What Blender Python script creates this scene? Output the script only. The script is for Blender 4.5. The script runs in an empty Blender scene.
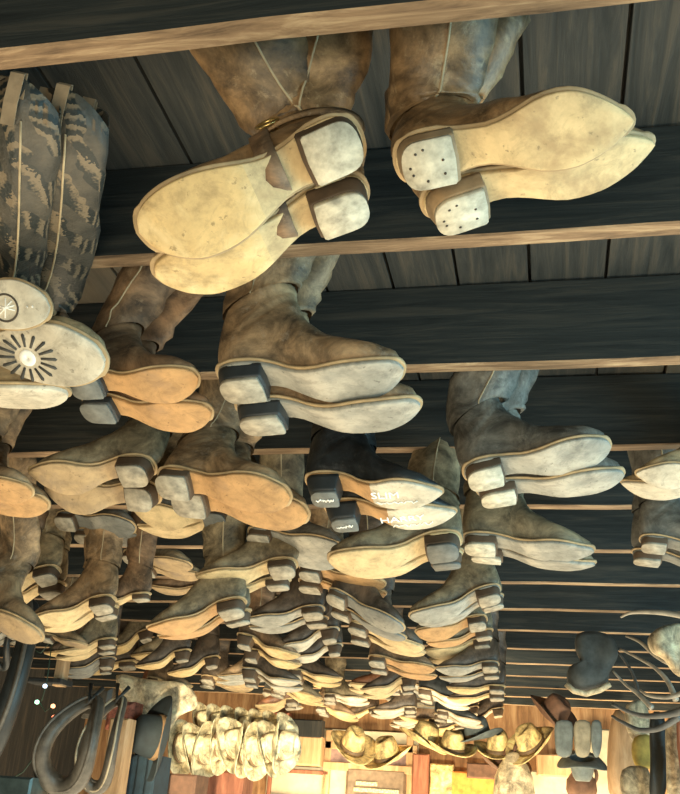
import bpy, bmesh, math, random
from mathutils import Vector, Matrix, noise
C = bpy.context.scene.collection
rnd = random.Random(7)
# ------------------------------------------------------------------ camera
F, CX, CY = 945.0, 340.0, 397.0
EYE = Vector((0, 0, 1.6))
WX = Vector((0.97784, -0.02442, -0.20792)); WY = Vector((0.19906, 0.41596, 0.88733)); WZ = Vector((0.06482, -0.90905, 0.41161))
def ray(u, v):
    d = Vector((u-CX, v-CY, F)); return Vector((WX.dot(d), WY.dot(d), WZ.dot(d)))
def at(u, v, y):                       # world point seen at pixel on the vertical plane Y = y
    r = ray(u, v); return EYE + r*(y/r.y)
def proj(p):
    q = p-EYE; c = WX*q.x+WY*q.y+WZ*q.z
    return c.x/c.z*F+CX, c.y/c.z*F+CY
cam = bpy.data.cameras.new('camera'); camo = bpy.data.objects.new('camera', cam); C.objects.link(camo)
cam.sensor_fit = 'HORIZONTAL'; cam.sensor_width = 36; cam.lens = F/680*36; cam.clip_start = .02
M3 = Matrix(((WX.x, -WX.y, -WX.z), (WY.x, -WY.y, -WY.z), (WZ.x, -WZ.y, -WZ.z)))
camo.matrix_world = Matrix.Translation(EYE) @ M3.to_4x4()
bpy.context.scene.camera = camo
S = .48; HJ = .911; HB = 1.108                     # joist spacing, joist bottom / boards above the eye
JZ = EYE.z+HJ; BZ = EYE.z+HB
def JY(n): return HJ*(.52697*n+.43128)
# ------------------------------------------------------------------ materials
def nt(name):
    m = bpy.data.materials.new(name); m.use_nodes = True
    n = m.node_tree; b = n.nodes['Principled BSDF']; return m, n, b
def ramp(n, fac, stops):
    r = n.nodes.new('ShaderNodeValToRGB'); el = r.color_ramp.elements
    el[0].position, el[0].color = stops[0][0], (*stops[0][1], 1)
    el[1].position, el[1].color = stops[-1][0], (*stops[-1][1], 1)
    for p, c in stops[1:-1]:
        e = el.new(p); e.color = (*c, 1)
    n.links.new(fac, r.inputs[0]); return r.outputs[0]
def noise_tex(n, scale, detail=5, rough=.6, stretch=None, coord='Object', dist=0):
    tc = n.nodes.new('ShaderNodeTexCoord'); mp = n.nodes.new('ShaderNodeMapping')
    if stretch: mp.inputs['Scale'].default_value = stretch
    n.links.new(tc.outputs[coord], mp.inputs[0])
    t = n.nodes.new('ShaderNodeTexNoise'); t.inputs['Scale'].default_value = scale
    t.inputs['Detail'].default_value = detail; t.inputs['Roughness'].default_value = rough
    t.inputs['Distortion'].default_value = dist
    n.links.new(mp.outputs[0], t.inputs[0]); return t.outputs['Fac']
def bump(n, b, h, strength, dist=.004):
    u = n.nodes.new('ShaderNodeBump'); u.inputs['Strength'].default_value = strength; u.inputs['Distance'].default_value = dist
    n.links.new(h, u.inputs['Height']); n.links.new(u.outputs[0], b.inputs['Normal'])
def mix(n, fac, a, b_):
    m = n.nodes.new('ShaderNodeMix'); m.data_type = 'RGBA'
    if isinstance(fac, float): m.inputs[0].default_value = fac
    else: n.links.new(fac, m.inputs[0])
    for k, c in ((6, a), (7, b_)):
        if isinstance(c, tuple): m.inputs[k].default_value = (*c, 1)
        else: n.links.new(c, m.inputs[k])
    return m.outputs[2]
def mul(c, k): return tuple(min(1, x*k) for x in c)
MATS = {}
def leather(name, c, rough=.62, scuff=(.42, .36, .28)):
    if name in MATS: return MATS[name]
    m, n, b = nt(name)
    base = ramp(n, noise_tex(n, 13, 8, .7, dist=.5), [(.34, mul(c, .16)), (.46, mul(c, .6)), (.54, mul(c, 1.0)), (.68, mul(c, 1.8))])
    sc = ramp(n, noise_tex(n, 34, 8, .75, dist=.4), [(.56, (0, 0, 0)), (.7, (.55, .55, .55))])
    n.links.new(mix(n, sc, base, scuff), b.inputs['Base Color'])
    b.inputs['Roughness'].default_value = rough
    bump(n, b, noise_tex(n, 70, 8, .7), .5, .003); MATS[name] = m; return m
def soling(name, c, worn, rough=.75, edge=.42):
    if name in MATS: return MATS[name]
    m, n, b = nt(name)
    base = ramp(n, noise_tex(n, 16, 8, .7), [(.28, mul(c, .42)), (.45, mul(c, .85)), (.55, c), (.75, mul(c, 1.2))])
    w = ramp(n, noise_tex(n, 9, 6, .65, dist=.5), [(edge, (0, 0, 0)), (edge+.16, (.85, .85, .85))])
    col = mix(n, w, base, worn)
    st_ = ramp(n, noise_tex(n, 22, 8, .75, dist=1.0), [(.5, (0, 0, 0)), (.68, (.6, .6, .6))])
    col = mix(n, st_, col, mul(c, .45))
    sp = ramp(n, noise_tex(n, 90, 4, .6), [(.3, (.7, .7, .7)), (.36, (0, 0, 0))])
    n.links.new(mix(n, sp, col, mul(c, .35)), b.inputs['Base Color'])
    b.inputs['Roughness'].default_value = rough
    bump(n, b, noise_tex(n, 60, 8, .7), .35, .002); MATS[name] = m; return m
def plain(name, c, rough=.6, metal=0, var=.35, scale=20, bmp=.2):
    if name in MATS: return MATS[name]
    m, n, b = nt(name)
    n.links.new(ramp(n, noise_tex(n, scale, 5), [(.3, mul(c, 1-var)), (.7, mul(c, 1+var))]), b.inputs['Base Color'])
    b.inputs['Roughness'].default_value = rough; b.inputs['Metallic'].default_value = metal
    if bmp: bump(n, b, noise_tex(n, scale*4, 5), bmp, .003)
    MATS[name] = m; return m
def wood(name, dark, mid, light, stretch, scale=6, rough=.8, patch=None):
    if name in MATS: return MATS[name]
    m, n, b = nt(name)
    g = noise_tex(n, scale, 9, .68, stretch, dist=.6)
    col = ramp(n, g, [(.3, dark), (.5, mid), (.68, light)])
    if patch:
        p = ramp(n, noise_tex(n, 1.6, 4, .6, (1, .3, .3)), [(.5, (0, 0, 0)), (.66, (.75, .75, .75))])
        col = mix(n, p, col, patch)
    n.links.new(col, b.inputs['Base Color']); b.inputs['Roughness'].default_value = rough
    bump(n, b, g, .5, .006); MATS[name] = m; return m
def emit(name, c, s):
    m, n, b = nt(name); b.inputs['Base Color'].default_value = (*c, 1)
    b.inputs['Emission Color'].default_value = (*c, 1); b.inputs['Emission Strength'].default_value = s; return m
L_ = {
 'tan':   leather('tan_leather', (.33, .22, .12)),
 'pale':  leather('pale_leather', (.40, .30, .17), scuff=(.6, .48, .3)),
 'brown': leather('brown_leather', (.21, .13, .072), scuff=(.36, .26, .16)),
 'dark':  leather('dark_brown_leather', (.11, .08, .056), .5, (.22, .17, .12)),
 'black': leather('black_leather', (.022, .026, .028), .38, (.12, .12, .11)),
 'grey':  leather('grey_leather', (.17, .16, .135), .6, (.3, .29, .25)),
 'olive': leather('olive_leather', (.24, .19, .115), .6, (.4, .33, .2)),
 'worn':  leather('patchy_worn_leather', (.27, .17, .085), .42, (.55, .42, .25)),
 'red':   leather('reddish_leather', (.23, .095, .045), .55, (.45, .25, .15)),
}
S_ = {
 'cream':  soling('cream_sole_leather', (.60, .42, .19), (.70, .55, .30), edge=.46),
 'straw':  soling('straw_sole_leather', (.60, .46, .25), (.36, .25, .13), edge=.54),
 'orange': soling('orange_sole_leather', (.48, .28, .12), (.34, .21, .11), edge=.56),
 'tansole':soling('tan_sole_leather', (.42, .30, .165), (.24, .18, .12), edge=.5),
 'greysole':soling('grey_sole_rubber', (.17, .175, .16), (.30, .29, .25), edge=.5),
 'silver': soling('pale_grey_sole', (.27, .265, .23), (.46, .43, .36), edge=.5),
 'brownsole':soling('brown_sole_leather', (.22, .14, .075), (.42, .33, .2), edge=.55),
 'whitesole':soling('whitened_sole_leather', (.52, .47, .37), (.68, .63, .51), edge=.5),
}
WORD = {'tan': 'tan', 'pale': 'pale tan', 'brown': 'brown', 'dark': 'dark brown', 'black': 'black', 'grey': 'grey', 'olive': 'olive brown', 'red': 'reddish', 'worn': 'patchy brown',
        'cream': 'cream', 'straw': 'straw', 'orange': 'orange', 'tansole': 'tan', 'greysole': 'grey', 'silver': 'pale grey', 'brownsole': 'brown', 'whitesole': 'whitened'}
HEELT = plain('tan_heel_stack', (.26, .18, .10), .7, var=.5); HEELM = plain('stacked_heel_leather', (.085, .055, .032), .7)
HEELB = plain('black_heel_stack', (.02, .024, .026), .5)
WELTM = plain('welt_leather', (.36, .26, .14), .7); WELTD = plain('dark_welt', (.05, .04, .03), .6)
CAPM = plain('heel_cap_rubber', (.30, .27, .21), .8, scale=40, var=.5); CAPD = plain('dark_heel_cap', (.13, .135, .125), .8, scale=40)
CAPW = plain('pale_heel_cap', (.44, .41, .32), .8, scale=40, var=.5)
NAIL = plain('nail_iron', (.05, .04, .03), .5, .6); STRAPM = plain('pull_strap_webbing', (.26, .2, .13), .8)
BRASS = plain('brass', (.55, .40, .16), .35, .9, bmp=0); CHALK = plain('white_chalk_marking', (.88, .88, .84), .9, var=.1)
INK = plain('ink', (.05, .05, .045), .8); PIPM = plain('seam_piping', (.40, .32, .2), .7); STRING = plain('hanging_cord', (.45, .36, .24), .9)
# ------------------------------------------------------------------ mesh helpers
def mesh_obj(name, verts, faces, mats, parent=None, smooth=True, fm=None):
    me = bpy.data.meshes.new(name); me.from_pydata([tuple(v) for v in verts], [], faces); me.update()
    if not isinstance(mats, (list, tuple)): mats = [mats]
    for m in mats: me.materials.append(m)
    if smooth:
        for p in me.polygons: p.use_smooth = True
    if fm:
        for p, i in zip(me.polygons, fm): p.material_index = i
    bm = bmesh.new(); bm.from_mesh(me); bmesh.ops.recalc_face_normals(bm, faces=bm.faces); bm.to_mesh(me); bm.free()
    o = bpy.data.objects.new(name, me); C.objects.link(o)
    if parent: o.parent = parent
    return o
class MB:
    def __init__(s): s.v = []; s.f = []
    def add(s, v, f):
        b = len(s.v); s.v += [Vector(x) for x in v]; s.f += [tuple(i+b for i in q) for q in f]; return s
    def loft(s, rings, cap0=True, cap1=True, closed=True):
        k = len(rings[0]); v = [p for r in rings for p in r]; f = []
        for i in range(len(rings)-1):
            for j in range(k if closed else k-1):
                a, b = i*k+j, i*k+(j+1) % k
                f.append((a, b, b+k, a+k))
        if cap0: f.append(tuple(range(k))[::-1])
        if cap1: f.append(tuple(range((len(rings)-1)*k, len(rings)*k)))
        return s.add(v, f)
    def box(s, c, d, rot=None):
        hx, hy, hz = d[0]/2, d[1]/2, d[2]/2
        v = [Vector((x, y, z)) for x in (-hx, hx) for y in (-hy, hy) for z in (-hz, hz)]
        if rot: v = [rot @ p for p in v]
        c = Vector(c)
        return s.add([p+c for p in v], [(0, 1, 3, 2), (4, 6, 7, 5), (0, 4, 5, 1), (2, 3, 7, 6), (0, 2, 6, 4), (1, 5, 7, 3)])
    def tube(s, pts, r, k=8, cap=True, flat=1.0):
        pts = [Vector(p) for p in pts]; rings = []; up = None
        for i, p in enumerate(pts):
            t = (pts[min(i+1, len(pts)-1)]-pts[max(i-1, 0)]).normalized()
            if up is None: up = Vector((0, 0, 1)) if abs(t.z) < .9 else Vector((1, 0, 0))
            a = t.cross(up).normalized(); up = a.cross(t).normalized()
            rr = r[i] if isinstance(r, (list, tuple)) else r
            rings.append([p+a*(math.cos(2*math.pi*j/k)*rr)+up*(math.sin(2*math.pi*j/k)*rr*flat) for j in range(k)])
        return s.loft(rings, cap, cap)
    def lathe(s, c, prof, k=24, M=None):
        rings = []
        for r, z in prof:
            ring = [Vector((math.cos(2*math.pi*j/k)*r, math.sin(2*math.pi*j/k)*r, z)) for j in range(k)]
            if M: ring = [M @ p for p in ring]
            rings.append([p+Vector(c) for p in ring])
        return s.loft(rings, False, False)
    def build(s, name, mats, parent=None, smooth=True, fm=None): return mesh_obj(name, s.v, s.f, mats, parent, smooth, fm)
def empty(name, loc):
    o = bpy.data.objects.new(name, None); o.empty_display_size = .05; o.location = loc; C.objects.link(o); return o
LABELS = []
def tag(o, label, cat, group=None, kind=None):
    o['label'] = label; o['category'] = cat; LABELS.append(label)
    if group: o['group'] = group
    if kind: o['kind'] = kind
    return o
def struct(o): o['kind'] = 'structure'; return o
def cm(pts, per):                                # Catmull-Rom resample of tuples
    out = []; n = len(pts)
    for i in range(n-1):
        p0, p1, p2, p3 = pts[max(i-1, 0)], pts[i], pts[i+1], pts[min(i+2, n-1)]
        for k in range(per):
            t = k/per
            out.append(tuple(.5*(2*b+(c-a)*t+(2*a-5*b+4*c-d)*t*t+(3*b-a-3*c+d)*t**3) for a, b, c, d in zip(p0, p1, p2, p3)))
    out.append(tuple(pts[-1])); return out
def lerpt(tab, x):
    for (x0, y0), (x1, y1) in zip(tab, tab[1:]):
        if x <= x1:
            t = 0 if x1 == x0 else max(0, (x-x0)/(x1-x0)); return y0+(y1-y0)*t
    return tab[-1][1]
def smt(tab, x):                                 # smooth version
    e = .018; return (lerpt(tab, x-e)+2*lerpt(tab, x)+lerpt(tab, x+e))/4
# ------------------------------------------------------------------ the boots
OUT = {
 'point': [(0, 0), (.012, .05), (.04, .085), (.1, .108), (.2, .108), (.28, .088), (.4, .08), (.5, .108), (.6, .148), (.68, .162), (.76, .157), (.84, .128), (.91, .088), (.96, .05), (.99, .02), (1, 0)],
 'round': [(0, 0), (.012, .055), (.04, .09), (.1, .115), (.2, .115), (.28, .095), (.4, .092), (.5, .12), (.6, .152), (.7, .168), (.8, .165), (.88, .14), (.94, .105), (.98, .06), (1, 0)],
 'snip':  [(0, 0), (.012, .055), (.04, .09), (.1, .112), (.2, .112), (.28, .09), (.4, .085), (.5, .115), (.6, .15), (.68, .163), (.78, .155), (.87, .115), (.94, .072), (.98, .045), (1, 0)],
}
OUT = {k: [(max(0, min(1, a)), max(0, b)) for a, b in cm(v, 6)] for k, v in OUT.items()}
HH = {'cowboy': .15, 'low': .078, 'block': .10}
def soleprof(hs):
    h = HH[hs]; return [(0, h), (.27, h*.97), (.34, h*.8), (.42, h*.42), (.5, h*.14), (.57, .0), (.8, .0), (.9, .012), (1, .04)]
def make_boot(name, L, X, Z, org, side, lk, sk, hs='cowboy', toe='point', topz=None, toplean=(0, 0), shaftlen=.30, seed=0,
              endp=None, sk2=None, x2=.5, cap=CAPM, heelm=HEELM, weltm=WELTM, detail=1, flat=.62, nails=0, shaft_mat=None, slump=.5, tube_w=1.0):
    rg = random.Random(seed); X = X.normalized(); Yv = Z.cross(X).normalized(); Z = X.cross(Yv).normalized()
    R = Matrix((X, Yv, Z)).transposed()
    root = empty(name, org)
    def W(x, y, z): return R @ Vector((x*L, y*L*side, z*L))      # local (L units) -> root frame
    sp = soleprof(hs); out = OUT[toe]
    def cl(x): return .022*math.sin(max(0, min(1, (x-.25)/.75))*math.pi)-.012*max(0, x-.8)/.2
    xs = [0, .003, .008, .015, .024, .035, .05, .065, .082, .1, .125, .15, .2, .26, .3, .35, .4, .45, .5, .55, .6, .65, .7, .75, .78, .81, .84, .87, .895, .915, .935, .95, .962, .972, .981, .989, .996, 1]
    def slab(z0, z1, grow, x0=0.0, x1=1.0):
        rings = []
        for x in xs:
            if x < x0 or x > x1: continue
            w = max(.002, lerpt(out, x)+grow*(1 if 0 < x < 1 else 0)); c = cl(x); z = smt(sp, x)
            xx = x+grow*(2*x-1 if abs(2*x-1) > .9 else 0)
            e = min(.25*(z1-z0), .003)
            rings.append([W(xx, c+w*a, z+b) for a, b in ((-1, z0+e), (-.96, z0), (-.5, z0-.001), (0, z0-.002), (.5, z0-.001), (.96, z0), (1, z0+e), (1, z1-e), (.97, z1), (-.97, z1), (-1, z1-e))])
        return rings
    # sole, welt
    st = .024
    sm_ = MB().loft(slab(0, st, 0)); nr = sum(1 for x in xs if x < x2)
    sm_.build('sole', [S_[sk], S_[sk2 or sk]], root, fm=[1 if k//11 < nr else 0 for k in range(len(sm_.f)-2)]+[1, 0])
    MB().loft(slab(st, st+.014, .014)).build('welt', weltm, root)
    # heel
    def D(x0, x1, w, z, slope=0):
        pts = []
        for a in range(13):
            t = math.pi/2+math.pi*a/12
            cx = math.cos(t); sx = math.sin(t)
            xl = (x1-x0)*.42
            pts.append((x0+xl+math.copysign(abs(cx)**.75, cx)*xl, math.copysign(abs(sx)**.8, sx)*w))
        pts += [(x1-.01, -w*.99), (x1, -w*.9), (x1+.006, 0), (x1, w*.9), (x1-.01, w*.99)]
        return [W(x, y, z+slope*(x-x0)) for x, y in pts]
    h = HH[hs]; under = {'cowboy': .05, 'low': .008, 'block': .02}[hs]; tap = {'cowboy': .8, 'low': .98, 'block': .95}[hs]
    rings = []
    for k in range(6):
        t = k/5; z = .022+(h-.018)*t
        rings.append(D(under*(1-t)**1.4+.006, .262-.02*(1-t)*(hs == 'cowboy'), .112*(tap+(1-tap)*t**1.3), z))
    ho = MB().loft(rings).build('heel', heelm, root)
    MB().loft([D(under+.006, .246, .112*tap, 0), D(under+.004, .248, .113*tap, .003), D(under+.004, .248, .113*tap, .021)]).build('heel_cap', cap, ho)
    if nails:
        nb = MB()
        for k in range(nails):
            a = math.pi*(.55+.9*k/(nails-1)); px, py = .135+.07*math.cos(a)*1.1, .07*math.sin(a)
            if k % 3 == 2: px, py = .2, -.05+.03*(k % 5)
            p = [W(px+.0065*math.cos(q*math.pi/3), py+.0065*math.sin(q*math.pi/3), -.0015) for q in range(6)]
            p2 = [W(px+.0065*math.cos(q*math.pi/3), py+.0065*math.sin(q*math.pi/3), .002) for q in range(6)]
            nb.loft([p, p2])
        nb.build('nails', NAIL, ho)
    # upper: fan of sections from toe to ankle
    b0 = st+.012
    wt = {'point': 1, 'round': 1.02, 'snip': 1}[toe]
    tz = {'point': 0, 'round': .03, 'snip': .01}[toe]
    raw = [(.992, .004, .99, .028+tz*.3, .006), (.975, .002, .965, .06+tz, lerpt(out, .965)*.9), (.93, 0, .915, .09+tz, lerpt(out, .925)*.94), (.86, 0, .85, .13+tz, lerpt(out, .85)*.95),
           (.77, 0, .75, .175+tz*.8, lerpt(out, .76)*.93), (.67, 0, .645, .235, .149), (.56, 0, .555, .30, .140), (.45, 0, .49, .365, .125), (.33, 0, .445, .42, .116)]
    st9 = []
    for bx, dz, fx, fz, w in raw:
        st9.append((bx, smt(sp, bx)+b0+dz, fx, fz+b0+smt(sp, bx)*.35, w))
    H0 = h+b0
    st9 += [(.17, H0, .425, .47+h*.35+b0, .113), (.05, H0+.01, .41, .50+h*.35+b0, .111), (-.008, H0+.05, .40, .53+h*.35+b0, .109), (-.02, H0+.14, .395, .56+h*.35+b0, .108),
            (-.015, H0+.26, .39, .59+h*.35+b0, .11), (.0, H0+.38, .385, .62+h*.35+b0, .113)]
    top0 = st9[-1]
    K = 22; per = 2 if detail else 1
    sts = cm(st9, per); rings = []; nst = len(sts)
    for i, (bx, bz, fx, fz, w) in enumerate(sts):
        t = i/(nst-1); ring = []
        boxy = max(0, 1-t*1.9); mx, mz = (bx+fx)/2, (bz+fz)/2; dx, dz = (fx-bx)/2, (fz-bz)/2
        c = cl(bx)*max(0, 1-t*1.5)
        for j in range(K):
            ph = 2*math.pi*j/K; a, s = math.cos(ph), math.sin(ph)
            if a < 0: e = 1-.55*boxy; ls = math.copysign(abs(s)**(1-.5*boxy), s); a = -abs(a)**e
            else: ls = s*(1-.0*boxy); ls = math.copysign(abs(s)**(1+.15*boxy), s)
            p = Vector((mx+dx*a, c+w*ls, mz+dz*a))
            nz = noise.noise(Vector((p.x*7+seed*3.1, p.y*7, p.z*7)))*.010
            cr = .007*math.sin(34*(t+.1*math.sin(ph)))*math.exp(-((t-.45)/.12)**2)+.006*math.sin(50*t+3*ls)*math.exp(-((t-.85)/.15)**2)
            g = (nz+cr) if a > -.5 else 0
            p = p+Vector((dx*a, w*ls, dz*a)).normalized()*g
            ring.append(W(p.x, p.y, p.z))
        rings.append(ring)
    up = MB().loft(rings, True, False).build('upper', L_[lk], root)
    # shaft: from the ankle towards the joist
    bx, bz, fx, fz, w = top0
    c0 = W((bx+fx)/2, 0, (bz+fz)/2); d0 = (R @ Vector((.0, 0, 1))).normalized()
    zt = (topz if topz is not None else org.z+.4)-org.z
    end = Vector((c0.x+toplean[0], c0.y+toplean[1], max(zt, c0.z+.06)))
    if endp is not None: end = endp-org
    elif (end-c0).length > shaftlen*1.15 and topz is not None: end = c0+(end-c0).normalized()*shaftlen*1.15
    ln = (end-c0).length
    c1 = c0+d0*ln*.3; c2 = end-(Vector((0, 0, 1))*.6+(end-c0).normalized()*.4)*ln*.3
    n = 13 if detail else 9; rings = []; inner = []
    Xh = X.copy(); Xh.z *= .2; Xh.normalize()
    rx0 = math.hypot(fx-bx, fz-bz)/2*L; prev = None
    for i in range(n):
        t = i/(n-1)
        p = c0*(1-t)**3+c1*3*t*(1-t)**2+c2*3*t*t*(1-t)+end*t**3
        tg = ((c1-c0)*3*(1-t)**2+(c2-c1)*6*t*(1-t)+(end-c2)*3*t*t).normalized()
        xa0 = (X*(1-t)+Xh*t); ax = (xa0-tg*xa0.dot(tg)).normalized(); ay = tg.cross(ax)
        # first rings follow the tilted ankle opening
        tilt = (1-t)**3*((fz-bz)/(fx-bx))*.9
        rx = rx0*(1+.0*t)*(1-.06*math.sin(t*3))+t*.010; ry = (w*L)*(1-t)+(.062*flat)*t
        rx = rx*(1-t)+max(.052, .19*L)*tube_w*t
        if i == 0: rx *= 1.012; ry *= 1.015
        ring = []
        for j in range(K):
            ph = 2*math.pi*j/K; a, s = math.cos(ph), math.sin(ph)
            q = p+ax*(a*rx)+ay*(s*ry)*side+tg*(a*rx*tilt)
            if i > 0:
                nz = noise.noise(Vector((a*1.3+seed*1.7, s*1.3, t*4)))*.009*slump*2+noise.noise(Vector((a*3+seed, s*3, t*11)))*.005
                sl = .006*slump*math.sin(t*30+a*2+seed)*math.exp(-((t-.25)/.2)**2)
                q = q+(ax*a+ay*s*side)*(nz+sl)
                ridge = .0025 if abs(abs(s)-1) < .03 else 0
                q = q+ay*s*side*ridge
            if t > .8:                                     # scalloped top
                q = q+tg*((t-.8)/.2*(.018*abs(s)-.02*max(0, a)**2-.01*max(0, -a)**2))
            ring.append(q)
        rings.append(ring)
    inn = [[q+(p_c-q)*.06 for q in r] for r, p_c in ((rings[-1], end), (rings[-2], sum(rings[-2], Vector())/K))]
    MB().loft(rings+[inn[0], inn[1]], False, True).build('shaft', shaft_mat or L_[lk], root)
    # pull straps
    for sg in (-1, 1):
        a = end+ay*sg*ry*1.02
        pts = [a-tg*.05, a-tg*.02+ay*sg*.004, a+tg*.022+ay*sg*.003, a+tg*.026-ay*sg*.004, a-tg*.01-ay*sg*.007]
        rr = []
        for p in pts: rr.append([p+ax*.011, p+ax*.011+ay*.0012, p-ax*.011+ay*.0012, p-ax*.011])
        MB().loft(rr).build('pull_strap', STRAPM, root, smooth=False)
        if detail:
            js = K//4 if sg > 0 else 3*K//4; sm = []
            for ring in rings[:-1]:
                q = ring[js]; cc = sum(ring, Vector())/K; o_ = (q-cc).normalized(); tt = (rings[-1][js]-rings[0][js]).normalized(); sd = tt.cross(o_).normalized()
                sm.append([q-sd*.002-o_*.003, q-sd*.0014+o_*.0014, q+sd*.0014+o_*.0014, q+sd*.002-o_*.003])
            MB().loft(sm).build('side_seam', PIPM, root)
    root['_W'] = 0; del root['_W']
    return root, W, end
def ordinal(n): return ['', 'first', 'second', 'third', 'fourth', 'fifth', 'sixth', 'seventh', 'eighth', 'ninth', 'tenth', 'eleventh', 'twelfth', 'thirteenth', 'fourteenth', 'fifteenth', 'sixteenth', 'seventeenth'][n]
BOOTS = {}
def frame_for(H, T, w, yh, psi=0.0):
    h3 = at(*H, yh); r = ray(*T)
    # toe on vertical plane through the heel turned psi from the joist direction
    dx = 1 if T[0] > H[0] else -1
    nrm = Vector((-math.sin(psi)*dx, math.cos(psi), 0)); t = (h3-EYE).dot(nrm)/r.dot(nrm)
    t3 = EYE+r*t; X = (t3-h3); L = X.length; X.normalize()
    Zu = (Vector((0, 0, 1))-X*X.z).normalized()
    cdir = (EYE-(h3+t3)/2).normalized(); s0 = (-Zu).dot(cdir)
    lp = math.hypot(T[0]-H[0], T[1]-H[1]); sv = min(.98, w/(lp*.345))
    dl = max(-.25, min(.95, math.asin(sv)-math.asin(max(-1, min(1, s0)))))
    cp = (cdir-X*cdir.dot(X)).normalized(); axis = (-Zu).cross(cp).normalized()
    Z = Matrix.Rotation(dl, 3, axis) @ Zu
    return h3, X, Z, L
DEBUG = []
def auto_n(H, T):
    best = None
    for n in range(1, 18):
        L = frame_for(H, T, 20, JY(n)+.11)[3]
        e = abs(L-.29)
        if best is None or e < best[0]: best = (e, n)
    return best[1]
PAIRS = []
def pair(key, boots, lk, sk, desc=None, n=None, **kw): PAIRS.append(dict(key=key, boots=boots, lk=lk, sk=sk, desc=desc, n=n, kw=kw))
# each entry: (heel pixel, toe pixel, visible sole width)
pair('A', [((397,172),(636,121),80), ((431,226),(659,149),54)], 'worn', 'straw', 'nearest pair, upper right', n=1, hs='block', toe='point', nails=7, heelm=HEELT, cap=CAPW, lean=(.03,.05), off=.06, tw=1.35)
pair('B', [((366,138),(140,238),106), ((374,205),(158,285),56)], 'worn', 'cream', 'largest pair, upper centre, toe left', n=1, hs='block', toe='round', cap=CAPW, sk2='straw', x2=.49, lean=(-.09,.02), off=.04, tw=1.45, harness=True)
pair('E', [((-86,312),(46,306),66), ((-75,352),(100,362),52), ((-105,402),(64,400),15)], 'pale', 'whitesole', 'carved pair at left edge', n=1, hs='low', toe='round', cap=CAPM, lean=.2, off=.10, tw=1.0, ends=[(30,98,.93),(74,108,.99),(15,100,1.08)], fancy=True)
pair('C', [((217,395),(404,378),37), ((237,430),(421,414),27)], 'tan', 'silver', 'behind second joist near centre, toe right', n=2, hs='block', toe='round', lean=.06, heelm=HEELB)
pair('D', [((68,390),(197,383),32), ((80,414),(210,418),26)], 'brown', 'orange', 'behind second joist at left, toe right', n=2, hs='low', toe='round', cap=CAPD, lean=(.12,.17,), heelm=HEELB)
pair('D3', [((-20,300),(64,330),10)], 'brown', 'brownsole', 'in the dark behind the carved pair', n=2, hs='low', toe='round', lean=.04)
pair('F', [((467,485),(613,450),32), ((480,504),(626,480),22)], 'grey', 'silver', 'behind third joist right of centre', n=3, hs='low', toe='round', cap=CAPW, lean=.07, tw=1.15)
pair('G', [((463,550),(594,556),24), ((470,560),(595,570),12)], 'olive', 'silver', 'behind fourth joist at right, toe right', n=4, hs='low', toe='snip', cap=CAPW, lean=.0)
pair('H', [((748,470),(637,478),28), ((736,500),(621,488),18)], 'pale', 'whitesole', 'cut by right edge, toe left', n=3, hs='low', toe='point')
pair('I', [((640,548),(745,558),20), ((632,562),(745,574),14)], 'grey', 'greysole', 'dark pair at right edge, toe right', n=4, hs='low', toe='round')
pair('J', [((304,501),(442,497),28), ((325,528),(456,517),26)], 'black', 'whitesole', 'white lettering, toe right', n=3, hs='cowboy', toe='point', heelm=HEELB, cap=CAPD, writing=True, sk2='orange', x2=.5, lean=.02)
pair('K', [((154,487),(288,500),34), ((170,505),(306,518),34)], 'tan', 'orange', 'wide pair left of lettered soles', n=3, hs='low', toe='round', lean=.10)
pair('L', [((150,477),(27,478),30), ((154,502),(42,493),32)], 'olive', 'tansole', 'creased pair at left, toe left', n=3, hs='block', toe='point', lean=.0)
pair('M', [((-70,490),(29,494),20), ((-62,506),(45,507),22)], 'tan', 'orange', 'cut by the left edge, toe right', n=3, hs='low', toe='round', lean=.12)
pair('N', [((54,524),(133,530),20), ((74,540),(147,542),14)], 'grey', 'greysole', 'slim pair at left, toe right', n=None, hs='low', toe='round')
pair('O', [((228,524),(132,514),26), ((236,534),(138,532),12)], 'grey', 'straw', 'dark-heeled pair at left, toe left', n=None, hs='block', toe='point', cap=CAPD)
pair('S', [((246,541),(341,552),22), ((246,555),(338,566),18)], 'grey', 'silver', 'slate pair left of centre, toe right', n=None, hs='low', toe='round')
pair('V', [((462,552),(329,567),34), ((464,566),(345,577),12)], 'olive', 'straw', 'wide pair below lettered soles, toe left', n=4, hs='block', toe='round', lean=.02, cap=CAPD)
pair('Wp', [((298,576),(384,588),18), ((298,590),(385,598),14)], 'tan', 'orange', 'small pair under widest pair, toe right', hs='low', toe='round')
pair('P', [((122,560),(190,569),14), ((138,574),(200,578),12)], 'olive', 'tansole', 'short pair at left, toe right', hs='low', toe='round')
pair('Q', [((58,578),(-26,598),24), ((64,594),(-20,608),16)], 'pale', 'straw', 'leaning at left edge, toe left', hs='block', toe='point')
pair('R', [((114,608),(30,624),24), ((118,616),(40,634),12)], 'tan', 'straw', 'light pair lower left, toe left', hs='block', toe='point')
pair('Y', [((503,598),(411,622),24), ((506,606),(420,628),12)], 'olive', 'silver', 'sloping pair at right end, toe left', n=5, hs='block', toe='round')
pair('Z', [((296,572),(196,582),26), ((290,588),(205,594),12)], 'olive', 'straw', 'narrow-waisted pair, toe left', hs='low', toe='point')
pair('AA', [((246,612),(148,634),26), ((252,622),(160,642),10)], 'olive', 'orange', 'broad pair lower left, toe left', hs='block', toe='point')
pair('AC', [((324,616),(245,624),20), ((328,626),(250,632),12)], 'dark', 'silver', None, hs='low', toe='point')
pair('AD', [((340,640),(274,652),16), ((343,654),(290,662),12)], 'dark', 'whitesole', None, hs='cowboy', toe='point')
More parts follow.
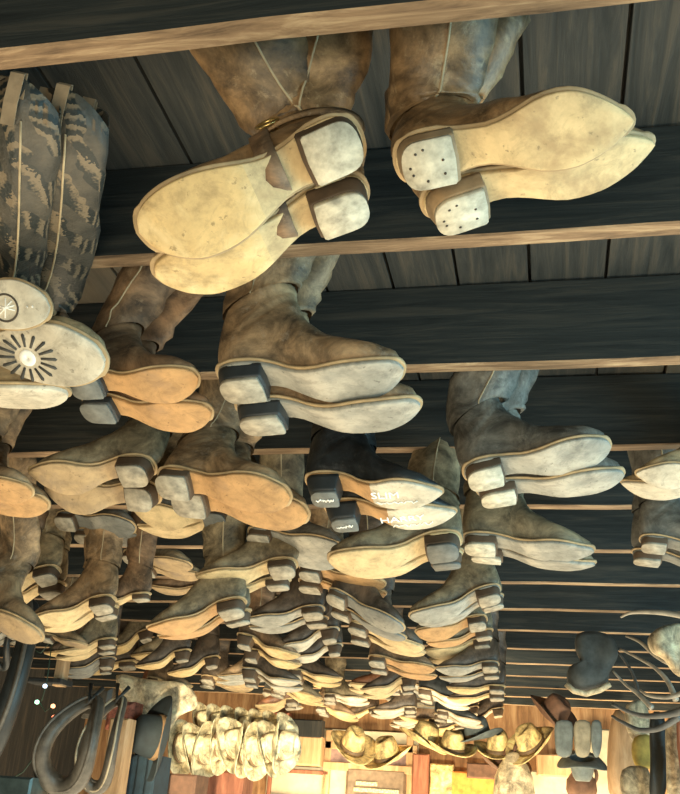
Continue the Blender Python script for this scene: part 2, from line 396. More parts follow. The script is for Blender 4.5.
pair('AE', [((234,646),(298,659),14), ((242,660),(300,668),12)], 'brown', 'cream', None, hs='cowboy', toe='point')
pair('AG', [((325,598),(402,632),22), ((330,614),(404,642),12)], 'dark', 'greysole', None, hs='low', toe='round')
pair('AH', [((347,630),(422,652),16), ((350,642),(424,657),10)], 'dark', 'straw', None, hs='low', toe='round')
pair('AI', [((488,626),(416,637),24), ((494,638),(428,647),10)], 'olive', 'orange', None, hs='block', toe='round')
pair('AJ', [((492,648),(426,656),18), ((494,656),(430,664),10)], 'brown', 'straw', None, hs='block', toe='round')
pair('AK', [((368,664),(434,672),16), ((370,672),(436,680),8)], 'brown', 'orange', None, hs='low', toe='round')
pair('AL', [((499,670),(436,672),16), ((500,678),(440,681),8)], 'dark', 'silver', None, hs='low', toe='point')
pair('AM', [((394,683),(440,695),10), ((397,690),(444,702),8)], 'dark', 'silver', None, hs='low', toe='point')
pair('AN', [((505,693),(447,691),10), ((505,700),(448,702),8)], 'dark', 'cream', None, hs='low', toe='point')
pair('AP', [((353,676),(314,688),12), ((356,684),(320,695),8)], 'brown', 'cream', None, hs='low', toe='point')
pair('AR', [((240,680),(300,685),10), ((242,686),(302,692),7)], 'dark', 'whitesole', None, hs='cowboy', toe='point')
pair('AT', [((154,638),(104,656),14), ((190,652),(130,660),12)], 'olive', 'cream', None, hs='cowboy', toe='point')
pair('AU', [((191,660),(136,670),9), ((220,666),(168,677),12)], 'dark', 'cream', None, hs='cowboy', toe='point')
pair('AV', [((204,674),(244,684),10), ((208,682),(248,690),8)], 'brown', 'whitesole', None, hs='cowboy', toe='point')
pair('AW', [((-50,604),(38,640),26), ((40,640),(86,648),10)], 'tan', 'tansole', None, hs='low', toe='round')
pair('AX', [((92,652),(44,656),8), ((136,668),(78,674),10)], 'dark', 'cream', None, hs='low', toe='point')
pair('AY', [((262,694),(300,703),10), ((264,702),(302,710),7)], 'grey', 'silver', None, hs='low', toe='point')
pair('AZ', [((480,714),(440,722),9), ((505,716),(462,722),7)], 'dark', 'whitesole', None, hs='cowboy', toe='point')
pair('BA', [((30,566),(-40,560),8), ((150,600),(90,606),8)], 'brown', 'straw', None, hs='low', toe='point')
pair('BB', [((210,596),(150,590),8), ((318,604),(262,600),8)], 'brown', 'tansole', None, hs='low', toe='round')
pair('BC', [((425,706),(384,700),9), ((458,712),(410,708),8)], 'grey', 'silver', None, hs='low', toe='point')
pair('BD', [((380,712),(340,720),9), ((440,726),(398,718),7)], 'brown', 'cream', None, hs='low', toe='point')
def spots():
    out = []
    for q in PAIRS:
        n = q['n'] or auto_n(*q['boots'][0][:2]); y = JY(n)+.06; H, T, w = q['boots'][0]; L = frame_for(H, T, w, y)[3]
        if not .235 < L < .33: y *= (.24 if L < .235 else .325)/L
        a, b = at(*H, y), at(*T, y); out.append(((a.x+b.x)/2, y))
    return out
def fill_rows():
    fr = random.Random(11)
    keys = ['dark', 'brown', 'olive', 'tan', 'grey', 'brown', 'black', 'red', 'olive', 'dark']; soles = ['cream', 'straw', 'orange', 'whitesole', 'silver', 'tansole', 'silver', 'greysole', 'cream']
    sp = spots(); k = 0
    for n in range(4, 16):
        y = JY(n)+.06
        for i in range(9):
            x = -3.35+.40*i+(.2 if n % 2 else 0)+fr.uniform(-.05, .05)
            d = fr.choice((-1, 1)); L = fr.uniform(.26, .29); z = EYE.z+fr.uniform(.60, .66)+.012*max(0, n-8)
            if any(abs(x-a) < .33 and abs(y-b) < .26 for a, b in sp): continue
            u, v = proj(Vector((x-d*L/2, y, z))); u2, v2 = proj(Vector((x+d*L/2, y, z+fr.uniform(-.05, .01))))
            if max(u, u2) > 502 or v < 500 or (u+u2)/2 < -10: continue
            if v > 640+.4*max(0, u) and u < 160: continue
            if v > 700 and v > 700+max(0, (u-250)*.2): continue
            wd = abs(u2-u)
            pair('X%d' % k, [((u, v), (u2, v2), fr.uniform(.08, .15)*wd), ((u+fr.uniform(-3, 3), v+.10*wd), (u2+fr.uniform(-3, 3), v2+.10*wd), .07*wd)],
                 fr.choice(keys), fr.choice(soles), None, n=n, hs=fr.choice(('low', 'low', 'block', 'cowboy')), toe=fr.choice(('point', 'round', 'snip')), far=n > 7, wfix=True, fs=.32)
            k += 1
fill_rows()
BUILT = []
def build_pairs():
    for q in PAIRS:
        n = q['n'] or auto_n(*q['boots'][0][:2]); kw = dict(q['kw'])
        off = kw.pop('off', .06); leans = kw.pop('lean', 0.0); harness = kw.pop('harness', 0); fancy = kw.pop('fancy', 0); writing = kw.pop('writing', 0); far = kw.pop('far', 0); wfix = kw.pop('wfix', 0)
        fs = kw.pop('fs', .30); ends = kw.pop('ends', None); yo = kw.pop('yo', .095); tw = kw.pop('tw', 1.18)
        if not isinstance(leans, tuple): leans = (leans,)*3
        y0 = JY(n)+off; L = frame_for(*q['boots'][0], y0)[3]
        if not .235 < L < .33: y0 *= (.24 if L < .235 else .325)/L       # slide the pair to a plausible size
        for i, (H, T, w) in enumerate(q['boots']):
            if not wfix: w *= 1-.42*max(0, min(1, (H[1]-500)/120))
            yh = y0+yo*i
            h3, X, Z, L = frame_for(H, T, w, yh)
            if not .21 < L < .36: yh *= (.22 if L < .21 else .35)/L; h3, X, Z, L = frame_for(H, T, w, yh)
            dr = 1 if T[0] > H[0] else -1
            nn = n
            if not JY(nn)-.2 < yh < JY(nn)+.4: nn = min(range(0, 18), key=lambda a: abs(JY(a)+.1-yh))
            typ = JY(nn)+.06+.07*i
            side = 1 if (i+len(BUILT)) % 2 else -1
            ax = X*(.2*L)+Z*(.68*L)                      # ankle relative to the heel
            ez = min(h3.z+ax.z+fs, BZ-.04)
            root, W, end = make_boot('cowboy_boot', L, X, Z, h3, side, q['lk'], q['sk'], topz=ez, toplean=(leans[i]+(.01*math.sin(len(BUILT)*2.3)), typ-(h3.y+ax.y)),
                                     shaftlen=fs, seed=len(BUILT)+1, detail=0 if far or n > 7 else 1, shaft_mat=FANCYM if fancy else None, tube_w=tw, endp=at(*ends[i]) if ends else None, **kw)
            e = end+h3
            if e.z < JZ+.03 and not ends:
                MB().tube([end+Vector((0, 0, -.02)), Vector((end.x, typ-.045-h3.y, JZ+.04-h3.z))], .0022, 5).build('hanging_cord', STRING, root)
            BUILT.append(dict(root=root, q=q, i=i, n=nn, L=L, u=(H[0]+T[0])/2, v=(H[1]+T[1])/2, dr=dr, W=W, R=(X, Z), fancy=fancy, harness=harness, writing=writing, far=far, side=side, end=end))
            DEBUG.append((q['key'], i, nn, round(L, 3), round(h3.y, 2), round(h3.z-EYE.z, 2), round(h3.x, 2)))
    # names for every boot
    rows = {}
    for b in BUILT:
        b['pk'] = (b['q']['key'])
    npair = {}
    for b in BUILT:
        k = b['pk']
        if k not in npair: npair[k] = b['n']
    for k, n in npair.items():
        rows.setdefault(n, []).append((min(b['u'] for b in BUILT if b['pk'] == k), k))
    for n in rows: rows[n].sort()
    for b in BUILT:
        q = b['q']; pos = ('upper', 'lower', 'lowest')[b['i']] if len(q['boots']) > 1 else ''
        if len(q['boots']) == 3 and b['i'] == 1: pos = 'middle'
        col, so = WORD[q['lk']], WORD[q['sk']]
        if q['desc']: lab = '%s boot, %s sole, %s%s' % (col, so, q['desc'], ', the '+pos+' one' if pos else '')
        else:
            n = npair[q['key']]; k = [kk for _, kk in rows[n]].index(q['key'])+1
            lab = '%s boot, %s sole, toe %s, %s in %s pair from left, %s joist' % (col, so, 'right' if b['dr'] > 0 else 'left', pos, ordinal(k), ordinal(n))
        tag(b['root'], lab, 'boot', 'boots hanging from the joists')
def fancy_mat():
    m, n, b = nt('stitched_shaft_leather')
    tc = n.nodes.new('ShaderNodeTexCoord')
    def wave(d, sc, dist, ty='SIN'):
        w = n.nodes.new('ShaderNodeTexWave'); w.bands_direction = d; w.wave_profile = ty; w.inputs['Scale'].default_value = sc; w.inputs['Distortion'].default_value = dist
        w.inputs['Detail'].default_value = 1; w.inputs['Detail Scale'].default_value = 6; n.links.new(tc.outputs['Object'], w.inputs[0]); return w.outputs['Fac']
    teeth = wave('Z', 30, 2.2, 'SAW'); st = ramp(n, teeth, [(.45, (.016, .022, .022)), (.7, (.17, .135, .09))])
    zone = ramp(n, wave('X', 6, 2.0), [(.45, (0, 0, 0)), (.55, (1, 1, 1))])
    base = ramp(n, noise_tex(n, 14, 6), [(.3, (.018, .022, .022)), (.7, (.10, .088, .068))])
    n.links.new(mix(n, zone, base, st), b.inputs['Base Color']); b.inputs['Roughness'].default_value = .5
    bump(n, b, teeth, .4); return m
FANCYM = fancy_mat()
build_pairs()
import sys
if '--dbg' in sys.argv:
    for d in DEBUG: print(*d)
# ---- extras on particular boots
def text_mesh(txt, size, ext):
    cu = bpy.data.curves.new('lettering', 'FONT'); cu.body = txt; cu.size = size; cu.extrude = ext; cu.align_x = 'CENTER'; cu.align_y = 'CENTER'; cu.resolution_u = 3
    o = bpy.data.objects.new('lettering', cu); C.objects.link(o); dg = bpy.context.evaluated_depsgraph_get(); dg.update()
    me = bpy.data.meshes.new_from_object(o.evaluated_get(dg)); bpy.data.objects.remove(o); return me
def sole_text(b, txt, x, y, size, z=-.004, mat=CHALK, parent=None, rot=0):
    me = text_mesh(txt, size*b['L'], .0008); me.materials.clear(); me.materials.append(mat); me.name = 'lettering'
    X, Z = b['R']; X = X.normalized(); up = -(Z.cross(X)).normalized(); p = b['W'](x, 0, z); yv = Z.cross(X).normalized()
    r = Matrix((X, up, X.cross(up))).transposed() @ Matrix.Rotation(rot, 3, 'Z')
    me.transform(Matrix.Translation(p-up*0+up*(y*b['L'])) @ r.to_4x4())
    o = bpy.data.objects.new('lettering', me); C.objects.link(o); o.parent = parent or b['root']; return o
for b in BUILT:
    if b['writing']:
        sole_text(b, 'SLIM' if b['i'] == 0 else 'HARRY', .60, .04, .105)
        rs = random.Random(b['i']); W = b['W']
        for x0, x1, yy, nm in ((.52, .82, .05, 'sole'), (.09, .22, .0, 'heel')):
            pts = [W(x0+(x1-x0)*k/22, yy*b['side']*(1 if nm == 'sole' else 0)+rs.uniform(-.018, .018), -.004) for k in range(23)]
            MB().tube(pts, .0016, 5).build('chalk_scribble', CHALK, b['root'])
    if b['fancy']:
        W = b['W']; mb = MB()
        def disc(cx, r0, r1, z, k=28):
            rings = [[W(cx+r*math.cos(2*math.pi*j/k), r*math.sin(2*math.pi*j/k), zz) for j in range(k)] for r, zz in ((r1, z+.004), (r1, z), (r1*.96, z-.003), (r0*1.04, z-.003), (r0, z), (r0, z+.004))]
            return rings
        cx = .66
        if b['i'] == 1:
            cx = .60
            mb.loft(disc(cx, .002, .045, -.003), False, False)
            mb.build('medallion', CHALK, b['root'])
            m2 = MB()
            for k in range(16):
                a = 2*math.pi*k/16; dx, dy = math.cos(a), math.sin(a)
                pts = [(.06, -.006), (.125, -.009), (.135, 0), (.125, .009), (.06, .006)]
                lo = [W(cx+dx*p*1.25-dy*q, dy*p+dx*q, -.0035) for p, q in pts]; hi = [W(cx+dx*p*1.25-dy*q, dy*p+dx*q, -.0005) for p, q in pts]
                m2.loft([lo, hi])
            m2.build('sunburst_carving', INK, b['root'])
        elif b['i'] == 0:
            mb.loft(disc(.70, .085, .10, -.003), False, False); mb.build('carved_ring', WELTD, b['root'])
            m2 = MB()
            for k in range(3): m2.loft(disc(.90, .001, .008, -.003, 8)) if k == 0 else m2.loft(disc(.86, .001, .008, -.003, 8))
            for a in (-.3, .2, .7, 1.4):
                dx, dy = math.cos(a), math.sin(a)
                m2.tube([W(.70-dx*.07, -dy*.07, -.003), W(.70+dx*.07, dy*.07, -.003)], .0011, 5)
            m2.build('carved_lines', CHALK, b['root'])
    if b['harness']:
        W = b['W']; s = MB()
        def strap(path, wd, cx_=.2, cz_=.42):
            rings = []
            for i, p in enumerate(path):
                q = Vector(path[min(i+1, len(path)-1)])-Vector(path[max(0, i-1)]); q.normalize()
                p = Vector(p); n_ = Vector((p.x-cx_, p.y*1.2, p.z-cz_)); n_ = (n_-q*n_.dot(q)).normalized(); sd = q.cross(n_).normalized()
                rings.append([W(*(p+sd*wd+n_*.006)), W(*(p-sd*wd+n_*.006)), W(*(p-sd*wd-n_*.012)), W(*(p+sd*wd-n_*.012))])
            return rings
        path = [(.21+.245*math.cos(a), .128*math.sin(a), .44+.14*math.cos(a)) for a in [2*math.pi*k/28 for k in range(29)]]
        s.loft(strap(path, .035), False, False); s.build('ankle_strap', L_['tan'], b['root'])
        st = MB(); path = [(.37+.03*math.cos(a*.5), .14*math.sin(a), .27-.235*math.cos(a)) for a in [-2.2+4.4*k/16 for k in range(17)]]
        st.loft(strap(path, .045, .37, .27)); st.build('stirrup_strap', L_['brown'], b['root'])
        for sy in (-1, 1):
            pts = [W(.33+.05*math.cos(a), sy*.135, .50+.05*math.sin(a)) for a in [2*math.pi*k/16 for k in range(17)]]
            MB().tube(pts, .0028, 6).build('buckle_ring', BRASS, b['root'])
# ---- lighting
def area(name, loc, rot, sx, sy, e, c):
    l = bpy.data.lights.new(name, 'AREA'); l.shape = 'RECTANGLE'; l.size = sx; l.size_y = sy; l.energy = e; l.color = c
    o = bpy.data.objects.new(name, l); o.location = loc; o.rotation_euler = rot; C.objects.link(o); return o
area('doorway_light', (-.1, -1.3, .9), (math.radians(128), 0, 0), 2.0, 1.2, 50, (1, .85, .58))
area('window_light', (2.7, 2.6, 1.9), (0, math.radians(100), 0), 2, 2.6, 85, (.45, .85, 1))
area('floor_bounce', (-.5, 3.9, .15), (math.radians(180), 0, 0), 5, 7, 275, (1, .84, .57))
def spot(name, loc, tgt, ang, e, c):
    l = bpy.data.lights.new(name, 'SPOT'); l.energy = e; l.color = c; l.spot_size = math.radians(ang); l.spot_blend = .6; l.shadow_soft_size = .08
    o = bpy.data.objects.new(name, l); o.location = loc; o.rotation_euler = (Vector(tgt)-Vector(loc)).to_track_quat('-Z', 'Y').to_euler(); C.objects.link(o)
spot('hat_fill_spot', (-1.2, 2.6, 1.5), at(240, 752, 5.5), 24, 750, (1, .84, .55))  # added spot to brighten the cream hat rows, fixture only presumed
spot('far_hats_fill_spot', (-.3, 3.4, 1.2), at(470, 765, 6.8), 46, 560, (1, .84, .55))  # extra unseen spot put in to lift the far hats and wall
area('joist_fill_light', (2.6, .4, 1.5), (0, math.radians(98), math.radians(-40)), 1.6, 1.6, 75, (.42, .85, 1))  # added cool fill for the near joist faces, no second window known
area('far_lamp', (-.4, 7.1, 1.2), (math.radians(172), 0, 0), 4, .8, 110, (1, .76, .42))
w = bpy.data.worlds.new('world'); bpy.context.scene.world = w; w.use_nodes = True
w.node_tree.nodes['Background'].inputs[0].default_value = (.07, .19, .24, 1); w.node_tree.nodes['Background'].inputs[1].default_value = .4
# ---- setting
XL, XR, YN = -3.9, 2.9, -2.2
YF = JY(15.7)
joist_shadem = wood('joist_wood_shaded', (.003, .006, .007), (.016, .021, .021), (.048, .046, .038), (.8, 14, 14), 3.5)  # joist sides: shade painted in as a teal-black tone
joist_litm = wood('joist_wood_lit', (.08, .048, .026), (.25, .16, .09), (.48, .35, .21), (1.2, 10, 10), 5, patch=(.11, .07, .04))  # same joists, undersides coloured paler to paint in light from below
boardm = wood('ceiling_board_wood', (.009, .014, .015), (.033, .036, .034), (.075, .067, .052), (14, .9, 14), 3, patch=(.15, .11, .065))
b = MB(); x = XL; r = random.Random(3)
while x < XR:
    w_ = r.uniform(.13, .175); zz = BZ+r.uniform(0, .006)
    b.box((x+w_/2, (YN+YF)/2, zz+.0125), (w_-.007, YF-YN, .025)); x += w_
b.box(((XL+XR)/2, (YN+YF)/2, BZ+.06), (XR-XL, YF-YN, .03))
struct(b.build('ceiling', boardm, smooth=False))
tn = 0
for n in range(-3, 18):
    y = JY(n) if n != 1 else JY(.96)
    if y > YF-.05 or y < YN: continue
    tn += 1
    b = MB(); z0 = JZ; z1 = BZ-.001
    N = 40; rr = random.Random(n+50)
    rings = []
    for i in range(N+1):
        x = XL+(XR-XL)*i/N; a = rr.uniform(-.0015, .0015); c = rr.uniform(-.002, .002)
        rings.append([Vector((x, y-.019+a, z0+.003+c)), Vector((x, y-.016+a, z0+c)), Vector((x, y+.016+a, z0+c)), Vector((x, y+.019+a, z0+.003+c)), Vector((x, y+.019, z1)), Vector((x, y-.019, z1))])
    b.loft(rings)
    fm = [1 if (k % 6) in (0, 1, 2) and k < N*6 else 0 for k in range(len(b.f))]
    struct(b.build('trim_%d' % tn, [joist_shadem, joist_litm], smooth=False, fm=fm))
wallm = wood('wall_board_wood', (.006, .008, .009), (.018, .020, .020), (.05, .042, .034), (8, 8, .8), 3)
farm = wood('far_wall_wood', (.14, .07, .03), (.38, .20, .09), (.58, .36, .18), (6, 6, .7), 3)
floorm = wood('floor_wood', (.10, .07, .045), (.24, .17, .10), (.38, .29, .19), (10, .8, 10), 3)
struct(MB().box((XL-.05, (YN+YF)/2, 1.45), (.1, YF-YN, 2.9)).build('wall_left', wallm, smooth=False))
struct(MB().box((XR+.05, (YN+YF)/2, 1.45), (.1, YF-YN, 2.9)).build('wall_right', wallm, smooth=False))
struct(MB().box(((XL+XR)/2, YF+.05, 1.45), (XR-XL+.2, .1, 2.9)).build('wall_far', farm, smooth=False))
struct(MB().box(((XL+XR)/2, (YN+YF)/2, -.05), (XR-XL, YF-YN, .1)).build('floor', floorm, smooth=False))
# ---- hats, tack and the wall behind
STRAW = leather('cream_felt', (.74, .64, .40), .8, (.8, .74, .56)); YEL = leather('yellow_felt', (.80, .58, .25), .8, (.75, .62, .36))
BLKF = plain('black_felt', (.012, .02, .024), .8); GRYF = plain('grey_felt', (.10, .12, .12), .85); BRNF = plain('brown_felt', (.12, .06, .035), .8)
BAND = plain('hat_band_ribbon', (.16, .10, .05), .6)
def hat(loc, axis, mat, r=.185, up=(0, 0, 1), ch=.12, label=None, group=None, roll=0.0, curl=.05, band=True):
    A = Vector(axis).normalized(); U = Vector(up); U = (U-A*U.dot(A)).normalized(); V = A.cross(U)
    M = Matrix((U, V, A)).transposed() @ Matrix.Rotation(roll, 3, 'Z')
    root = empty('cowboy_hat', loc); k = 36; hs_ = r/.185; r = .185
    def ring(rx, ry, z, cu=0, dent=0):
        out = []
        for j in range(k):
            a = 2*math.pi*j/k; x, y = math.cos(a)*rx, math.sin(a)*ry
            out.append(M @ Vector((x, y, z+cu*(math.sin(a)**2)-dent*(abs(y) < ry*.35)*1.0)))
        return out
    br = [ring(.098, .078, -.002), ring(.12, .10, -.002, .004), ring(.16, .125, -.002, curl*.4), ring(r, .15, 0, curl), ring(r+.002, .152, .003, curl), ring(r, .15, .006, curl), ring(.16, .125, .003, curl*.4), ring(.12, .10, .003, .004), ring(.096, .076, .004)]
    MB().loft(br+[br[0]], False, False).build('brim', mat, root)
    cr = [ring(.097, .077, 0), ring(.094, .074, ch*.3), ring(.088, .068, ch*.65), ring(.08, .058, ch*.92, 0, 0), ring(.068, .044, ch, .012), ring(.04, .022, ch*.93, .008), ring(.01, .006, ch*.84)]
    MB().loft(cr, False, True).build('crown', mat, root)
    if band: MB().loft([ring(.099, .079, .006), ring(.0995, .0795, .007), ring(.097, .077, .028), ring(.094, .074, .028)], False, False).build('hat_band', BAND, root)
    root.scale = (hs_,)*3
    tag(root, label, 'hat', group); return root
ORD = ['', 'first', 'second', 'third', 'fourth', 'fifth', 'sixth', 'seventh', 'eighth', 'ninth', 'tenth']
for k in range(9):
    p = at(180+k*12.5, 748+3*math.sin(k*1.3), 5.4)
    hat(p, (.9, -.38+.2*math.sin(k*2.7), .12+.15*math.sin(k*2)), STRAW, r=.155, curl=.03+.02*(k % 3), roll=.25*math.sin(k*2.1), label='cream felt hat on edge, %s from left in the lower hanging row' % ORD[k+1], group='cream hats hung on edge')
for k in range(7):
    p = at(200+k*14, 722+k*1.8, 5.75)
    hat(p, (.9, -.35, .25), STRAW, r=.12, roll=.2, label='cream felt hat on edge, %s from left in the upper hanging row' % ORD[k+1], group='cream hats hung on edge')
hat(at(160, 738, 4.6), (-.7, -.7, .1), BLKF, r=.2, label='black felt hat hung on edge left of the cream hats')
for i, (u, v, m, a, l) in enumerate([(352, 748, YEL, (.3, -.5, .8), 'yellow felt hat above the wooden picture frame'), (388, 758, YEL, (-.2, -.4, .9), 'yellow felt hat at right end of the wooden picture frame'),
        (423, 742, YEL, (.35, -.2, .9), 'yellow hat tilted over the dark red post'), (452, 752, YEL, (.1, -.2, 1), 'wide yellow hat under a dark-topped hat'), (478, 738, GRYF, (-.15, -.2, 1), 'grey felt hat resting over the wide yellow hat'),
        (498, 752, YEL, (.0, -.3, .9), 'yellow hat over the pale gourd shape'), (532, 746, YEL, (-.4, -.5, .7), 'yellow hat with tall pinched crown right of centre'), (582, 758, GRYF, (0, .35, -1), 'dark grey hat hung crown down over the paper notices'),
        (505, 768, BRNF, (.2, -.3, .9), 'brown hat with pale brim edge near the bottom'), (552, 716, BRNF, (.5, -.4, .7), 'reddish brown hat close under the last joists')]):
    hat(at(u, v, 6.5+.07*(i % 3)), a, m, r=.19, label=l, group='hats hung before the far wall')
# horse collars
RIM = plain('worn_collar_leather', (.085, .075, .06), .45, var=.5); RIMP = plain('pale_collar_edge', (.40, .33, .22), .6); DARKL = plain('black_harness_leather', (.02, .024, .024), .45)
def loop(u, v, y, hw, hh, lean, mats, label, r=.03, open_=0):
    root = empty('horse_collar', at(u, v, y)); pts = []; N = 40; sc_ = y/945*1.03
    for k in range(N+1):
        a = 2*math.pi*k/N; t = (1+math.cos(a))/2                # 1 at the top
        x = math.sin(a)*hw*(1-.45*t)*sc_; z = math.cos(a)*hh*sc_
        pts.append(Vector((x+lean*z, .05*math.cos(2*a), z)))
    MB().tube(pts, [r*(1.25-.5*(1+math.cos(2*math.pi*k/N))/2) for k in range(N+1)], 12, False).build('collar_body', mats[0], root)
    MB().tube([p*1.0+Vector((0, -r*.9, 0))+Vector((p.x, 0, p.z)).normalized()*r*.55 for p in pts], r*.22, 8, False).build('rim_piping', mats[1], root)
    MB().tube([p*.86+Vector((0, -r*.5, 0)) for p in pts], r*.3, 8, False).build('inner_roll', mats[0], root)
    MB().tube([pts[0]+Vector((-.02, -.02, .06)), pts[0]+Vector((.0, -.05, -.01)), pts[0]+Vector((.03, -.01, .05))], .010, 8).build('top_strap', DARKL, root)
    tag(root, label, 'horse collar', 'horse collars on the left wall'); return root
loop(74, 742, 3.6, 30, 41, .22, (RIM, RIM), 'dark leather horse collar, the full loop beside the string lights', .032)
loop(104, 742, 3.9, 20, 42, .15, (RIM, RIMP), 'dark horse collar with pale edge, right of the full loop', .022)
loop(-22, 690, 3.3, 62, 92, .28, (DARKL, RIM), 'large black collar cut by the left edge', .040)
loop(4, 644, 3.9, 13, 22, .1, (DARKL, RIM), 'small black leather loop high at the left edge', .014)
# string lights
lr = empty('string_lights', at(45, 700, 3.9)); base = at(45, 700, 3.9); prev = []
for k, (u, v, c) in enumerate([(30, 650, (1, .85, .6)), (51, 641, (1, .8, .5)), (45, 686, (.6, .8, 1)), (37, 702, (.5, 1, .7)), (53, 706, (1, .5, .25)), (54, 717, (1, .25, .12)), (45, 730, (1, .12, .12)), (42, 746, (.7, .8, 1)), (3, 783, (1, .9, .7))]):
    p = at(u, v, 3.9)-base; prev.append(p)
    mb = MB().lathe(p, [(.001, .009), (.008, .006), (.010, 0), (.008, -.007), (.001, -.009)], 10)
    mb.build('bulb', emit('bulb_glow_%d' % k, c, 2.2), lr)
w_ = []
for a, c in zip(prev, prev[1:]): w_ += [a+Vector((0, .01, .008)), (a+c)/2+Vector((0, .015, -.03))]
MB().tube(w_+[prev[-1]], .0025, 6).build('wire', plain('green_wire', (.02, .05, .03), .6), lr)
tag(lr, 'string of small coloured bulbs on the dark left wall', 'string lights')
TANW = wood('tan_planed_wood', (.30, .17, .08), (.50, .31, .16), (.64, .44, .26), (6, 6, .8), 3)
REDW = wood('red_brown_wood', (.10, .035, .02), (.25, .09, .05), (.38, .16, .09), (6, 6, .8), 3)
PAPER = plain('pale_card', (.52, .46, .33), .9, var=.12); PLAQ = plain('brown_plaque', (.20, .14, .09), .6); CREAM = leather('cream_hide', (.62, .50, .32), .8, (.75, .66, .48))
def px(u0, v0, u1, v1, y, name, mat, label, cat, th=.03, parent=None, group=None, bev=.004):
    a = at((u0+u1)/2, (v0+v1)/2, y); k = y/945*1.06; wx = abs(u1-u0)*k*1.02; wz = abs(v1-v0)*k*1.12
    m = MB(); hx, hz = wx/2, wz/2
    rings = [[Vector((x*s, yy, z*s2)) for x, z in ((-hx, -hz), (hx, -hz), (hx, hz), (-hx, hz))] for yy, s, s2 in ((-th/2, 1-bev/hx, 1-bev/hz), (-th/2+bev, 1, 1), (th/2, 1, 1))]
    m.loft(rings); o = m.build(name, mat, smooth=False); o.location = a
    if label: tag(o, label, cat, group)
    return o, a, hx, hz
# bracket at left
br = empty('wall_bracket', at(50, 680, 4.2)); q = at(50, 680, 4.2)
o, a, hx, hz = px(57, 655, 67, 684, 4.2, 'upright', TANW, None, None, .05); o.parent = br; o.location = a-q
o, a, hx, hz = px(30, 680, 68, 684, 4.2, 'shelf_arm', wallm, None, None, .12); o.parent = br; o.location = a-q
tag(br, 'pale wooden wall bracket below the boots at left', 'bracket')
def poly_slab(name, pts, y, th, mat, label, cat, wav=.01, parent=None, group=None):
    P = [at(u, v, y) for u, v in pts]; c = sum(P, Vector())/len(P); root_pts = [p-c for p in P]; n_ = 4; rings = []
    pp = []
    for i in range(len(root_pts)):
        a, b_ = root_pts[i], root_pts[(i+1) % len(root_pts)]
        p0, p3 = root_pts[i-1], root_pts[(i+2) % len(root_pts)]
        for t in (0, .33, .66): pp.append(.5*(2*a+(b_-p0)*t+(2*p0-5*a+4*b_-p3)*t*t+(3*a-p0-3*b_+p3)*t**3))
    def wv(p, s): return Vector((0, wav*math.sin(p.x*38)+wav*.7*math.sin(p.z*25), 0))*s
    for yy, s in ((-th*.5, .04), (-th*.52, .45), (-th*.5, .8), (-th*.3, .97), (0, 1), (th*.3, .97), (th*.5, .8), (th*.5, .04)):
        rings.append([p*s+Vector((0, yy, 0))+wv(p*s, 1) for p in pp])
    o = MB().loft(rings).build(name, mat, parent); 
    if parent is None: o.location = c; tag(o, label, cat, group)
    else: o.location = c-parent.location
    return o
poly_slab('cowhide', [(118, 676), (150, 680), (186, 684), (196, 704), (180, 716), (168, 740), (150, 772), (128, 770), (133, 735), (128, 706)], 4.9, .05, CREAM, 'cream hide hanging behind the black hat', 'hide', .02)
px(110, 705, 137, 728, 4.6, 'folded_blanket', plain('red_wool', (.33, .11, .07), .95, var=.5, scale=60), 'reddish folded blanket between the collars and the cream hide', 'blanket', .12, bev=.02)
px(107, 728, 126, 800, 4.4, 'wooden_post', TANW, 'orange tan wooden post below the reddish blanket', 'post', .09, bev=.008)
px(84, 690, 112, 716, 4.9, 'leather_pad', RIM, 'brown leather pad above the reddish blanket', 'pad', .06, bev=.02)
BLUE = plain('dark_blue_denim', (.008, .022, .034), .9)
for k in range(5):
    px(112+k*10, 762-k % 2*2, 121+k*10, 802, 4.7, 'folded_jeans', BLUE, 'dark blue folded jeans standing, %s from the tan post' % ORD[k+1], 'jeans', .2, group='dark blue folded jeans', bev=.012)
px(160, 778, 200, 800, 5.0, 'leather_box', BRNF, 'dark brown box under the cream hats', 'box', .2, bev=.01)
px(206, 776, 246, 800, 5.6, 'wooden_box', REDW, 'red brown box under the cream hats', 'box', .2, bev=.01)
px(0, 780, 40, 800, 3.6, 'tin_box', plain('grey_green_tin', (.07, .10, .10), .4, .4), 'grey green tin at the lower left corner', 'tin', .15, bev=.008)
# far wall pictures, shelves
FW = YF-.06
def framed(u0, v0, u1, v1, fm, bm_, label, fr=3):
    root = empty('picture_frame', at((u0+u1)/2, (v0+v1)/2, FW)); q = root.location.copy()
    for (a0, b0, a1, b1) in ((u0, v0, u1, v0+fr), (u0, v1-fr, u1, v1), (u0, v0, u0+fr, v1), (u1-fr, v0, u1, v1)):
        o, a, _, _ = px(a0, b0, a1, b1, FW-.02, 'frame_rail', fm, None, None, .05); o.parent = root; o.location = a-q
    o, a, _, _ = px(u0+1, v0+1, u1-1, v1-1, FW, 'board', bm_, None, None, .02); o.parent = root; o.location = a-q
    tag(root, label, 'picture'); return root, q
r_, q = framed(323, 744, 412, 830, TANW, PAPER, 'wooden framed board with a brown plaque at bottom centre', 6)
o, a, _, _ = px(329, 750, 406, 765, FW-.02, 'landscape_panel', plain('painted_purple_brown', (.28, .18, .16), .8, var=.7, scale=8), None, None, .03); o.parent = r_; o.location = a-q
o, a, _, _ = px(328, 765, 407, 771, FW-.04, 'middle_rail', TANW, None, None, .05); o.parent = r_; o.location = a-q
pl, a, hx, hz = px(349, 775, 402, 812, FW-.05, 'plaque', PLAQ, None, None, .04, bev=.02); pl.parent = r_; pl.location = a-q
